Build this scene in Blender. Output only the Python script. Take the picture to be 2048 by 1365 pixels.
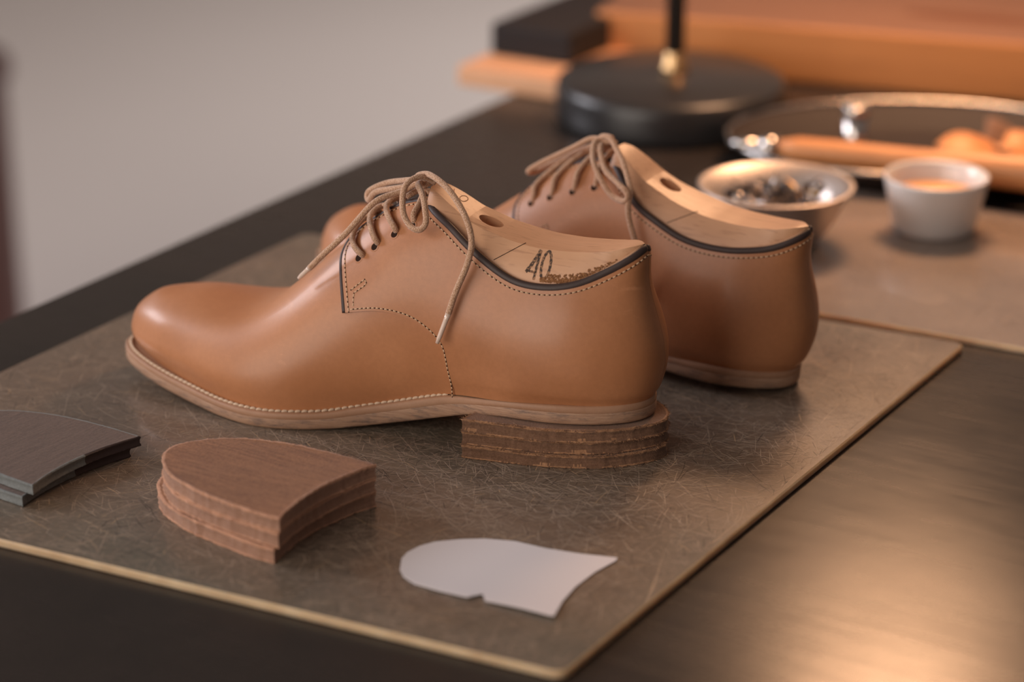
import bpy, bmesh, math, random
import numpy as np
from mathutils import Vector, Matrix, geometry
for o in list(bpy.data.objects): bpy.data.objects.remove(o)
scene = bpy.context.scene
COL = scene.collection
R = math.radians
# ------------------------------------------------------------------ camera
cam = bpy.data.cameras.new('camera'); camo = bpy.data.objects.new('camera', cam); COL.objects.link(camo)
PITCH = math.atan((682.5 + 1250) / 5100)
camo.location = (0, -1.35 * math.cos(PITCH), 1.35 * math.sin(PITCH))
camo.rotation_euler = (math.pi / 2 - PITCH, 0, 0)
cam.sensor_width = 36; cam.lens = 5100 / 2048 * 36
cam.clip_start = .05; cam.clip_end = 60
cam.dof.use_dof = True; cam.dof.focus_distance = 1.197; cam.dof.aperture_fstop = 4.0
scene.camera = camo
# ------------------------------------------------------------------ light
scene.view_settings.view_transform = 'Standard'; scene.view_settings.look = 'None'
scene.view_settings.gamma = 1; scene.view_settings.use_curve_mapping = False
scene.view_settings.exposure = 0.0
w = bpy.data.worlds.new('room_light'); scene.world = w; w.use_nodes = True
wn = w.node_tree.nodes; wl = w.node_tree.links
bg = wn['Background']
tc = wn.new('ShaderNodeTexCoord'); sx = wn.new('ShaderNodeSeparateXYZ'); rp = wn.new('ShaderNodeValToRGB')
wl.new(tc.outputs['Generated'], sx.inputs[0]); wl.new(sx.outputs['Z'], rp.inputs[0]); wl.new(rp.outputs[0], bg.inputs[0])
rp.color_ramp.elements[0].position = 0.0; rp.color_ramp.elements[0].color = (.20, .165, .145, 1)
rp.color_ramp.elements[1].position = .9; rp.color_ramp.elements[1].color = (.44, .36, .325, 1)
bg.inputs[1].default_value = 0.42
def area(name, loc, target, size, energy, color, sy=None, spread=None):
    l = bpy.data.lights.new(name, 'AREA'); l.energy = energy; l.color = color; l.size = size
    if sy: l.shape = 'RECTANGLE'; l.size_y = sy
    if spread: l.spread = spread
    o = bpy.data.objects.new(name, l); COL.objects.link(o); o.location = loc
    o.rotation_euler = (Vector(target) - Vector(loc)).to_track_quat('-Z', 'Y').to_euler()
    return o
area('daylight_left', (-2.45, .95, 1.12), (0, 0, 0), 1.3, 48, (.95, .93, 1.0), .7)
area('daylight_front', (-2.5, -2.5, 1.05), (0, 0, 0), 2.8, 92, (1.0, .88, .78), 2.3)
area('floor_fill', (2.8, 3.6, 1.9), (.4, 3.3, -.75), 1.2, 30, (1.0, .93, .9), 1.0, R(75))  # added fill to brighten the floor, placed clear of bench reflections
# ------------------------------------------------------------------ helpers
def mat(name, col=(.5, .5, .5), rough=.5, metal=0, spec=.5, coat=0, sheen=0):
    m = bpy.data.materials.new(name); m.use_nodes = True; b = m.node_tree.nodes['Principled BSDF']
    b.inputs['Base Color'].default_value = (*col, 1); b.inputs['Roughness'].default_value = rough
    b.inputs['Metallic'].default_value = metal; b.inputs['Specular IOR Level'].default_value = spec
    b.inputs['Coat Weight'].default_value = coat; b.inputs['Sheen Weight'].default_value = sheen
    return m
class NT:
    """tiny node-building helper"""
    def __init__(s, m): s.m = m; s.t = m.node_tree; s.b = s.t.nodes['Principled BSDF']; s.co = s.t.nodes.new('ShaderNodeTexCoord').outputs['Object']
    def n(s, k, **kw):
        o = s.t.nodes.new(k)
        for a, v in kw.items(): setattr(o, a, v)
        return o
    def l(s, a, b): s.t.links.new(a, b)
    def map(s, scale=(1, 1, 1), rot=(0, 0, 0), loc=(0, 0, 0), src=None):
        o = s.n('ShaderNodeMapping'); s.l(src or s.co, o.inputs[0])
        o.inputs['Scale'].default_value = scale; o.inputs['Rotation'].default_value = rot; o.inputs['Location'].default_value = loc
        return o.outputs[0]
    def noise(s, vec, scale, detail=3, rough=.5, dist=0):
        o = s.n('ShaderNodeTexNoise'); s.l(vec, o.inputs['Vector']); o.inputs['Scale'].default_value = scale
        o.inputs['Detail'].default_value = detail; o.inputs['Roughness'].default_value = rough; o.inputs['Distortion'].default_value = dist
        return o.outputs['Fac']
    def ramp(s, fac, stops, interp='LINEAR'):
        o = s.n('ShaderNodeValToRGB'); s.l(fac, o.inputs[0]); cr = o.color_ramp; cr.interpolation = interp
        while len(cr.elements) < len(stops): cr.elements.new(.5)
        for e, (p, c) in zip(cr.elements, stops):
            e.position = p; e.color = (*c, 1) if not np.isscalar(c) else (c, c, c, 1)
        return o.outputs[0]
    def mix(s, fac, a, b, mode='MIX'):
        o = s.n('ShaderNodeMix', data_type='RGBA', blend_type=mode)
        for v, i in ((fac, 0), (a, 6), (b, 7)):
            if hasattr(v, 'is_linked') or hasattr(v, 'links'): s.l(v, o.inputs[i])
            elif i == 0: o.inputs[0].default_value = v
            else: o.inputs[i].default_value = (*v, 1)
        return o.outputs[2]
    def math(s, op, a, b=0, c=None):
        o = s.n('ShaderNodeMath', operation=op)
        for i, v in enumerate((a, b) if c is None else (a, b, c)):
            if hasattr(v, 'links'): s.l(v, o.inputs[i])
            else: o.inputs[i].default_value = v
        return o.outputs[0]
    def color(s, v): s.l(v, s.b.inputs['Base Color'])
    def rough(s, v): s.l(v, s.b.inputs['Roughness'])
    def bump(s, h, strength=.3, dist=.0005):
        o = s.n('ShaderNodeBump'); s.l(h, o.inputs['Height']); o.inputs['Strength'].default_value = strength
        o.inputs['Distance'].default_value = dist; s.l(o.outputs[0], s.b.inputs['Normal'])
def make_obj(name, V, F, m, parent=None, smooth=True, mids=None, merge=0, recalc=True, sharp=None):
    me = bpy.data.meshes.new(name); me.from_pydata([tuple(map(float, v)) for v in V], [], F)
    ms = m if isinstance(m, (list, tuple)) else [m]
    for q in ms: me.materials.append(q)
    if mids is not None:
        for p, i in zip(me.polygons, mids): p.material_index = i
    if merge or recalc:
        b = bmesh.new(); b.from_mesh(me)
        if merge: bmesh.ops.remove_doubles(b, verts=b.verts, dist=merge)
        if recalc: bmesh.ops.recalc_face_normals(b, faces=b.faces)
        b.to_mesh(me); b.free()
    if smooth:
        for p in me.polygons: p.use_smooth = True
    if sharp: me.set_sharp_from_angle(angle=R(sharp))
    o = bpy.data.objects.new(name, me); COL.objects.link(o)
    if parent: o.parent = parent
    return o
def empty(name, label, cat, loc=(0, 0, 0), rz=0, group=None):
    o = bpy.data.objects.new(name, None); COL.objects.link(o); o.location = loc; o.rotation_euler = (0, 0, rz)
    o.empty_display_size = .02
    return tag(o, label, cat, group)
def tag(o, label, cat, group=None):
    o['label'] = label; o['category'] = cat
    if group: o['group'] = group
    return o
class MB:
    """collects shapes into one mesh"""
    def __init__(s): s.V = []; s.F = []; s.I = []
    def add(s, V, F, mi=0):
        k = len(s.V); s.V += [tuple(v) for v in V]; s.F += [tuple(i + k for i in f) for f in F]; s.I += [mi] * len(F)
    def tube(s, P, r, n=8, mi=0, cap=True, flat=None, closed=False):
        P = np.asarray(P, float); m = len(P); r = np.full(m, r) if np.isscalar(r) else np.asarray(r, float)
        T = np.gradient(P, axis=0) if not closed else np.roll(P, -1, 0) - np.roll(P, 1, 0)
        T /= np.linalg.norm(T, axis=1, keepdims=True) + 1e-12
        ref = np.array([0, 0, 1.]) if abs(T[0][2]) < .9 else np.array([1., 0, 0])
        N = np.cross(T[0], ref); N /= np.linalg.norm(N); V = []
        for i in range(m):
            N = N - T[i] * (N @ T[i]); N /= np.linalg.norm(N) + 1e-12; B = np.cross(T[i], N)
            for k in range(n):
                a = 2 * math.pi * k / n
                V.append(P[i] + r[i] * (math.cos(a) * N + math.sin(a) * B))
        F = []
        for i in range(m if closed else m - 1):
            j = (i + 1) % m
            for k in range(n): F.append((i * n + k, i * n + (k + 1) % n, j * n + (k + 1) % n, j * n + k))
        if cap and not closed: F.append(tuple(range(n))[::-1]); F.append(tuple(range((m - 1) * n, m * n)))
        s.add(V, F, mi)
    def grid(s, G, mi=0, closed=False):
        G = np.asarray(G, float); a, b = G.shape[:2]
        F = [(i * b + j, (i + 1) % a * b + j, (i + 1) % a * b + j + 1, i * b + j + 1) for i in range(a if closed else a - 1) for j in range(b - 1)]
        s.add(G.reshape(-1, 3), F, mi)
    def box(s, lo, hi, mi=0):
        x0, y0, z0 = lo; x1, y1, z1 = hi
        s.add([(x0, y0, z0), (x1, y0, z0), (x1, y1, z0), (x0, y1, z0), (x0, y0, z1), (x1, y0, z1), (x1, y1, z1), (x0, y1, z1)],
              [(0, 3, 2, 1), (4, 5, 6, 7), (0, 1, 5, 4), (1, 2, 6, 5), (2, 3, 7, 6), (3, 0, 4, 7)], mi)
    def lathe(s, prof, n=48, c=(0, 0, 0), mi=0, sx=1, sy=1, cap0=True, cap1=True):
        V = []; m = len(prof)
        for r, z in prof:
            for k in range(n):
                a = 2 * math.pi * k / n; V.append((c[0] + r * sx * math.cos(a), c[1] + r * sy * math.sin(a), c[2] + z))
        F = [(i * n + k, i * n + (k + 1) % n, (i + 1) * n + (k + 1) % n, (i + 1) * n + k) for i in range(m - 1) for k in range(n)]
        if cap0: F.append(tuple(range(n))[::-1])
        if cap1: F.append(tuple(range((m - 1) * n, m * n)))
        s.add(V, F, mi)
    def prism(s, poly, z0, z1, mi=0):
        n = len(poly); V = [(x, y, z0) for x, y in poly] + [(x, y, z1) for x, y in poly]
        F = [tuple(range(n))[::-1], tuple(range(n, 2 * n))] + [(i, (i + 1) % n, n + (i + 1) % n, n + i) for i in range(n)]
        s.add(V, F, mi)
    def build(s, name, m, parent=None, **kw):
        return make_obj(name, s.V, s.F, m, parent, mids=s.I if isinstance(m, (list, tuple)) else None, **kw)
def bevel(o, wdt, seg=2, ang=35):
    b = o.modifiers.new('bevel', 'BEVEL'); b.width = wdt; b.segments = seg; b.limit_method = 'ANGLE'; b.angle_limit = R(ang)
    return o
def resample(P, n=None, step=None, closed=False):
    P = np.asarray(P, float)
    if closed: P = np.vstack([P, P[:1]])
    d = np.r_[0, np.cumsum(np.linalg.norm(np.diff(P, axis=0), axis=1))]
    if step: n = max(2, int(round(d[-1] / step)) + 1)
    q = np.linspace(0, d[-1], n if not closed else n + 1)
    o = np.stack([np.interp(q, d, P[:, k]) for k in range(P.shape[1])], 1)
    return o[:-1] if closed else o
def spline(P, n, closed=False):
    P = np.asarray(P, float); Q = np.vstack([P, P[:1]]) if closed else P
    d = np.r_[0, np.cumsum(np.sqrt(np.linalg.norm(np.diff(Q, axis=0), axis=1)) + 1e-9)]
    if closed:
        q = np.linspace(0, d[-1], n + 1)[:-1]; return cspl(P, d, q, True)
    return resample(cspl(P, d, np.linspace(0, d[-1], n * 3)), n)
# side table: per station, levels k0..k6 of (x, y, z) in mm, lateral side; x from heel to toe, z up from the board
ST=[
[(1,0,30),(-3,0,44),(-2.5,0,59),(2.5,0,76),(5.5,0,92),(8,0,104),(16,0,104)],
[(4,10,30),(.5,12,44),(.5,12,59),(5,10.5,75),(8.5,8.5,90),(11,6,103),(18,0,103)],
[(16,20.5,30),(14,23,44),(14,23,59),(17,20,74),(21,15.5,88),(24,10,101.5),(26,0,102)],
[(38,28,30),(37,31,43),(37,31,58),(38,27,73),(40,20.5,87),(42,12,100),(42,0,100.5)],
[(65,31.5,28.5),(65,32.5,42),(65,32.5,57),(65,29,72),(65,22.5,87),(65,13,101),(65,0,101.5)],
[(95,25,24.5),(95,29.5,39),(94,31.5,57),(93,29,76),(92,22.5,95),(92,12,110.5),(92,0,112)],
[(125,25.5,16),(125,31,31),(124,33,51),(122,30.5,74),(120,21,96),(118.5,9,109),(118,0,112)],
[(155,35,9.5),(155,38.5,25),(153,38,42),(151,32.5,61),(149,21.5,81),(147,9,94),(146,0,97)],
[(185,43.5,8),(185,45.5,20),(184,43.5,32),(183,37,45),(182,25,57.5),(181,10,65.5),(180,0,67.5)],
[(215,38.5,8.5),(215,42,19),(214,40.5,29),(212,35,39),(210,24,46),(208,10,48.7),(207,0,49.6)],
[(245,27.5,11.5),(246,32,21),(245,31.5,29),(242,28,38),(239,20,44.5),(237,9,48.2),(236,0,49.2)],
[(268,15,14.5),(269.5,20.5,22),(268.5,20.5,29),(265,19,37),(260,14,43),(255,7.5,46.5),(252,0,47.5)],
[(280.5,0,17),(283.5,0,23.5),(283,0,30),(279,0,37),(271.5,0,43),(264,0,46.2),(257,0,47.2)],
]
MED=[1,1,1,1,.97,.92,.90,.93,.93,1.0,1.12,1.22,1]
def cspl(P,x,xq,periodic=False):
    """natural / periodic cubic spline through P (n,...) at x, evaluated at xq"""
    P=np.asarray(P,float);sh=P.shape[1:];P=P.reshape(len(P),-1)
    if periodic:
        k=4;n=len(P);L=x[-1]   # x has n+1 entries (closing)
        xs=np.concatenate([x[n-k:n]-L,x[:n],x[:k+1]+L]);Ps=np.concatenate([P[n-k:n],P,P[:k+1]])
        return cspl(Ps,xs,xq).reshape((len(xq),)+sh)
    n=len(P);h=np.diff(x);A=np.zeros((n,n));r=np.zeros_like(P);A[0,0]=A[-1,-1]=1
    for i in range(1,n-1):
        A[i,i-1]=h[i-1];A[i,i]=2*(h[i-1]+h[i]);A[i,i+1]=h[i];r[i]=6*((P[i+1]-P[i])/h[i]-(P[i]-P[i-1])/h[i-1])
    M=np.linalg.solve(A,r);xq=np.asarray(xq,float);j=np.clip(np.searchsorted(x,xq,side='right')-1,0,n-2)
    hh=h[j][:,None];a=(x[j+1]-xq)[:,None];b=(xq-x[j])[:,None]
    o=M[j]*a**3/(6*hh)+M[j+1]*b**3/(6*hh)+(P[j]/hh-M[j]*hh/6)*a+(P[j+1]/hh-M[j+1]*hh/6)*b
    return o.reshape((len(xq),)+sh)
# station parameter: s = i/(N-1) is uneven in mm, so use a fixed knot list (mm along the feather)
SK=np.array([0,11,26,50,77,108,138,169,200,231,263,288,306.])
SK=SK/SK[-1]
TK=np.array([0,.11,.23,.36,.48,.58,.66])   # k0..k6 ; full profile is 0..1.32 -> normalised to 0..1 (ridge at .5)
TK=TK/1.32
def surface(ns,nt,smooth=1):
    s=np.linspace(0,1,ns) if np.isscalar(ns) else np.asarray(ns)
    S=np.array(ST,float)
    lat=S.copy();med=S.copy();med[:,:,1]*=-np.array(MED)[:,None]
    out=np.zeros((len(s),13,3))
    for k in range(7):
        loop=np.concatenate([lat[:,k],med[1:-1,k][::-1]])
        x=np.concatenate([SK,2-SK[1:-1][::-1],[2.0]])
        if k==6:
            a=cspl(lat[:,k],SK,s);out[:,6]=a;continue
        out[:,k]=cspl(loop,x,s,True)
        out[:,12-k]=cspl(loop,x,(2-s)%2.0,True)
    t=np.linspace(0,1,nt) if np.isscalar(nt) else np.asarray(nt)
    tk=np.concatenate([TK,1-TK[:-1][::-1]])
    g=cspl(out.transpose(1,0,2),tk,t).transpose(1,0,2)
    return g  # (ns,nt,3) mm
def ev(s,t):
    """evaluate many (s,t) pairs via fine grid bilinear"""
    global _G
    try:_G
    except NameError:_G=surface(601,401)
    G=_G;s=np.clip(np.asarray(s,float),0,1)*600;t=np.clip(np.asarray(t,float),0,1)*400
    i=np.minimum(s.astype(int),599);j=np.minimum(t.astype(int),399);fs=(s-i)[...,None];ft=(t-j)[...,None]
    return (G[i,j]*(1-fs)*(1-ft)+G[i+1,j]*fs*(1-ft)+G[i,j+1]*(1-fs)*ft+G[i+1,j+1]*fs*ft)
def nrm(s,t):
    e=2e-3;s=np.asarray(s,float);t=np.asarray(t,float)
    s1=np.clip(s+e,0,1);s0=np.clip(s-e,0,1);t1=np.clip(t+e*1.5,0,1);t0=np.clip(t-e*1.5,0,1)
    sc=np.clip(s,.004,.996)
    s1=np.clip(sc+e,0,1);s0=np.clip(sc-e,0,1)
    n=np.cross(ev(s1,t)-ev(s0,t),ev(sc,t1)-ev(sc,t0));n/=np.linalg.norm(n,axis=-1,keepdims=True)+1e-12
    return n   # sign fixed by caller
LAMPW = 3.8
# ------------------------------------------------------------------ materials
def leather(name, c1, c2, rough=.42, coat=.12):
    m = mat(name, c1, rough, spec=.45, coat=coat); m.node_tree.nodes['Principled BSDF'].inputs['Coat Roughness'].default_value = .22
    t = NT(m); a = t.noise(t.map(), 28, 5, .55); f = t.noise(t.map(), 420, 4, .6); big = t.noise(t.map(), 9, 2)
    col = t.mix(t.ramp(a, [(.3, 0.), (.72, 1.)]), c1, c2)
    col = t.mix(t.math('MULTIPLY', t.ramp(f, [(.35, 1.), (.7, 0.)]), .25), col, tuple(v * .72 for v in c1))
    col = t.mix(t.ramp(big, [(.35, 0.), (.8, .35)]), col, tuple(min(1, v * 1.25) for v in c2))
    sc = t.noise(t.map((1, 1, 4)), 32, 5, .75, .6); gate = t.ramp(t.noise(t.map(loc=(4, 4, 4)), 17, 2), [(.55, 0.), (.68, 1.)])
    t.color(t.mix(t.math('MULTIPLY', t.ramp(sc, [(.58, 0.), (.66, .5)]), gate), col, tuple(min(1, v * 1.35 + .03) for v in c2)))
    t.rough(t.ramp(a, [(.2, rough - .05), (.8, rough + .12)]))
    t.bump(t.math('ADD', t.math('MULTIPLY', f, .6), t.noise(t.map(), 1500, 2)), .14, .00025)
    return m
M = {}
M['leather'] = leather('tan_leather', (.40, .162, .068), (.50, .215, .095), .46, .2)
M['tongue'] = leather('light_leather', (.50, .27, .15), (.58, .34, .2), .6, 0)
M['sole'] = leather('sole_edge_leather', (.37, .21, .13), (.50, .31, .20), .62, 0)
t = NT(M['sole']); st = t.noise(t.map((30, 30, 700)), 3, 4, .7); sp = t.noise(t.map((.6, .6, 3)), 130, 6, .75)
c0 = t.mix(t.ramp(st, [(.35, 0.), (.7, 1.)]), (.30, .165, .10), (.46, .29, .19))
t.color(t.mix(t.ramp(sp, [(.50, 0.), (.66, .85)]), c0, (.15, .10, .08))); t.bump(sp, .4, .0004)
M['welt'] = leather('welt_leather', (.33, .17, .095), (.43, .25, .155), .55, 0)
M['piping'] = mat('dark_piping', (.05, .03, .026), .5, spec=.4)
t = NT(M['piping']); t.bump(t.noise(t.map(), 500, 3), .2, .0003)
M['thread'] = mat('seam_thread', (.62, .43, .27), .7)
M['cord'] = mat('welt_cord', (.66, .50, .36), .75)
M['hole'] = mat('stitch_hole', (.03, .015, .01), .9, spec=.1)
M['lace'] = mat('cotton_lace', (.50, .285, .175), .85, spec=.2, sheen=.4)
t = NT(M['lace']); wv = t.n('ShaderNodeTexVoronoi'); t.l(t.map(), wv.inputs['Vector']); wv.inputs['Scale'].default_value = 1700
t.color(t.mix(t.ramp(wv.outputs['Distance'], [(.1, 0.), (.7, 1.)]), (.72, .47, .33), (.42, .24, .14))); t.bump(wv.outputs['Distance'], .6, .0004)
M['aglet'] = mat('clear_aglet', (.72, .55, .45), .18, spec=.7, coat=.5)
def wood(name, c1, c2, c3, scale, rough=.5, axis=0, line=.5):
    m = mat(name, c1, rough); t = NT(m)
    sc = [90, 90, 90]; sc[axis] = 7
    a = t.noise(t.map(tuple(sc)), scale, 4, .6, .4); b = t.noise(t.map(tuple(v * 6 for v in sc)), scale, 3, .6)
    col = t.mix(t.ramp(a, [(.3, 0.), (.7, 1.)]), c1, c2)
    t.color(t.mix(t.ramp(b, [(.56, 0.), (.68, line)]), col, c3)); t.bump(b, .15, .0003)
    return m
M['beech'] = wood('beech_wood', (.60, .32, .175), (.68, .38, .215), (.40, .19, .10), 1.0, .42)
M['ink'] = mat('stamped_ink', (.10, .065, .05), .8, spec=.1)
t = NT(M['ink']); t.color(t.mix(t.ramp(t.noise(t.map(), 900, 3), [(.48, 0.), (.6, .9)]), (.085, .06, .05), (.42, .23, .13)))
M['cork'] = mat('cork_crumbs', (.45, .20, .085), .9, spec=.1)
t = NT(M['cork']); cn = t.noise(t.map(), 900, 5, .7); t.color(t.mix(t.ramp(cn, [(.35, 0.), (.65, 1.)]), (.24, .10, .045), (.55, .28, .13))); t.bump(cn, 1., .001)
def fuzzy(name, c1, c2, sc=(60, 60, 600), b=.6):
    m = mat(name, c1, .9, spec=.15, sheen=.15); t = NT(m)
    a = t.noise(t.map(sc), 1.0, 5, .7); f = t.noise(t.map(), 900, 4, .75)
    t.color(t.mix(t.ramp(t.math('ADD', t.math('MULTIPLY', a, .5), t.math('MULTIPLY', f, .5)), [(.36, 0.), (.64, 1.)]), c1, c2)); t.bump(f, b, .0008)
    return m
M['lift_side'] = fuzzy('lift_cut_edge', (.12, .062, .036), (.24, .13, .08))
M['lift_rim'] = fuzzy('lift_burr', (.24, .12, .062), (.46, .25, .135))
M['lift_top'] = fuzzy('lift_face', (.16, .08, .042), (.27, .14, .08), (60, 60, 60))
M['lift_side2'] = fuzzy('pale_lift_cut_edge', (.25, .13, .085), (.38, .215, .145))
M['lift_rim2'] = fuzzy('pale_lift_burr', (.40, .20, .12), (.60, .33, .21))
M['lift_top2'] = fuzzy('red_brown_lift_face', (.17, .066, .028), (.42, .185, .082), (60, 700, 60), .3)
M['rub_top'] = fuzzy('dark_rubber_face', (.07, .045, .034), (.14, .09, .07), (700, 50, 60), .4)
M['rub_side'] = fuzzy('grey_rubber_edge', (.11, .12, .118), (.20, .21, .205), (60, 60, 600), .2)
M['rub_dark'] = mat('dark_rubber_corner', (.035, .022, .022), .6)
M['paper'] = mat('white_card', (.80, .74, .74), .55, spec=.3)
# cutting mat : worn translucent plastic with a web of knife cuts
def cutmat(name, base1, base2, green, light):
    m = mat(name, base1, .34, spec=.5, coat=.45); m.node_tree.nodes['Principled BSDF'].inputs['Coat Roughness'].default_value = .07
    for k_, v_ in (('Subsurface Radius', (1, .8, .6)), ('Subsurface Weight', .35), ('Subsurface Scale', .006)): m.node_tree.nodes['Principled BSDF'].inputs[k_].default_value = v_
    t = NT(m); a = t.noise(t.map(), 14, 5, .65); b = t.noise(t.map(loc=(3, 1, 0)), 60, 4, .6)
    col = t.mix(t.ramp(a, [(.25, 0.), (.75, 1.)]), base1, base2)
    g = t.noise(t.map(loc=(7, 2, 0)), 5, 2); col = t.mix(t.ramp(g, [(.45, 0.), (.7, .45)]), col, green)
    sp = t.noise(t.map((1, 1, 1), (0, 0, .4), (2, 5, 0)), 330, 4, .7); col = t.mix(t.math('MULTIPLY', t.ramp(sp, [(.5, 0.), (.66, 1.)]), t.ramp(b, [(.35, .15), (.7, .55)])), col, light)
    dk = t.ramp(t.noise(t.map((1, 3, 1), (0, 0, .6)), 190, 3, .6), [(.62, 0.), (.72, .35)])
    t.color(t.mix(dk, col, tuple(v * .45 for v in base1)))
    t.rough(t.ramp(a, [(.3, .26), (.7, .40)]))
    t.bump(t.math('ADD', t.math('MULTIPLY', b, .6), t.math('MULTIPLY', sp, .5)), .22, .0005)
    return m
M['mat'] = cutmat('worn_cutting_mat', (.135, .099, .072), (.190, .142, .105), (.118, .130, .098), (.36, .27, .20))
M['mat2'] = cutmat('rear_cutting_mat', (.24, .185, .15), (.29, .225, .185), (.22, .195, .17), (.38, .29, .23))
M['mat_edge'] = mat('mat_cut_edge', (.62, .44, .27), .45)
for k_, v_ in (('Subsurface Radius', (1, .75, .5)), ('Subsurface Weight', .8), ('Subsurface Scale', .010)): M['mat_edge'].node_tree.nodes['Principled BSDF'].inputs[k_].default_value = v_
t = NT(M['mat_edge']); t.color(t.mix(t.ramp(t.noise(t.map(), 60, 3), [(.3, 0.), (.7, 1.)]), (.48, .33, .20), (.66, .48, .31)))
M['table'] = mat('dark_bench_surface', (.035, .028, .025), .4, spec=.26)
t = NT(M['table']); a = t.noise(t.map(), 7, 5, .6); f = t.noise(t.map(), 260, 4, .7); s3 = t.noise(t.map((6, 60, 6), (0, 0, .5)), 3, 3)
col = t.mix(t.ramp(a, [(.3, 0.), (.75, 1.)]), (.019, .0165, .015), (.036, .028, .024))
t.color(t.mix(t.ramp(f, [(.5, 0.), (.8, .4)]), col, (.045, .033, .028)))
t.rough(t.ramp(t.math('ADD', t.math('MULTIPLY', a, .7), t.math('MULTIPLY', s3, .3)), [(.3, .20), (.7, .31)])); t.bump(t.math('ADD', t.math('MULTIPLY', a, .8), t.math('MULTIPLY', t.noise(t.map(), 40, 3), .2)), .12, .002)
M['floor'] = mat('grey_floor', (.40, .345, .32), .8)
t = NT(M['floor']); t.color(t.mix(t.noise(t.map(), .6, 3), (.44, .39, .365), (.50, .45, .42)))
M['wall'] = mat('pale_wall', (.78, .74, .70), .9)
M['black'] = mat('black_enamel', (.022, .021, .022), .32, spec=.5)
M['brass'] = mat('brass', (.62, .40, .20), .35, metal=1)
M['steel'] = mat('polished_steel', (.62, .58, .55), .22, metal=1)
M['bowlmetal'] = mat('brushed_steel', (.70, .62, .57), .42, metal=1)
M['trayblack'] = mat('dark_tray', (.03, .022, .02), .6, spec=.25)
M['darksteel'] = mat('dark_steel', (.10, .085, .08), .35, metal=1)
M['ceramic'] = mat('white_ceramic', (.76, .73, .71), .25, coat=.4)
M['wax'] = mat('amber_wax', (.82, .42, .17), .4)
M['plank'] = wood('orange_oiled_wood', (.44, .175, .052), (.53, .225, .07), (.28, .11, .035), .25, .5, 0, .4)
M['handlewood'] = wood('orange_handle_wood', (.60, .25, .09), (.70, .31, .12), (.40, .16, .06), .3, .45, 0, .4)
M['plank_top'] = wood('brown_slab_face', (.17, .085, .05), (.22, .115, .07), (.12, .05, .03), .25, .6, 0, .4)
M['boxblack'] = mat('matt_black', (.02, .017, .018), .7, spec=.25)
M['plank2'] = wood('pale_wood', (.68, .36, .20), (.76, .44, .26), (.5, .26, .14), .4, .5, 0, .4)
M['redwood'] = mat('dark_red_wood', (.075, .022, .018), .5)
M['shade'] = mat('lamp_shade_black', (.03, .03, .03), .4)
M['bulb'] = mat('warm_bulb', (1, .7, .4), .5); b_ = M['bulb'].node_tree.nodes['Principled BSDF']
b_.inputs['Emission Color'].default_value = (1, .56, .28, 1); b_.inputs['Emission Strength'].default_value = 14
# ------------------------------------------------------------------ the room and the bench
def struct(o): o['kind'] = 'structure'; return o
mb = MB(); mb.box((-5, -4, -.80), (5, 5.6, -.754)); struct(mb.build('floor', M['floor'], smooth=False))
mb = MB(); mb.box((-5, 5.6, -.80), (5, 5.7, 2.2)); struct(mb.build('wall_back', M['wall'], smooth=False))
D1 = np.array([.5103, .8600]); D2 = np.array([.8600, -.5103]); A0 = np.array([-.2792, .0417])
bench = empty('workbench', 'dark satin workbench top that carries the shoes and mats', 'table', (*(A0 + D2 * .6), -.754), math.atan2(D2[1], D2[0]))
mb = MB(); mb.box((-.6, -.78, .71), (.75, 1.0, .75)); bevel(mb.build('tabletop', M['table'], bench, smooth=False), .002)
for x in (-.5, .65):
    for y in (-.68, .64):
        mb = MB(); mb.box((x - .03, y - .03, 0), (x + .03, y + .03, .71)); mb.build('leg', M['table'], bench, smooth=False)
mb = MB(); mb.box((-.5, -.66, .63), (.65, -.64, .71)); mb.box((-.5, .61, .63), (.65, .63, .71)); mb.box((-.51, -.66, .63), (-.49, .62, .71)); mb.box((.64, -.66, .63), (.66, .62, .71))
mb.build('apron', M['table'], bench, smooth=False)
M['cut_pale'] = mat('pale_knife_cut', (.40, .305, .225), .5); M['cut_mid'] = mat('worn_knife_cut', (.27, .20, .15), .5); M['cut_dark'] = mat('dark_knife_cut', (.045, .032, .025), .6)
M['cut_gold'] = mat('fresh_knife_cut', (.50, .34, .20), .4)
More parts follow.
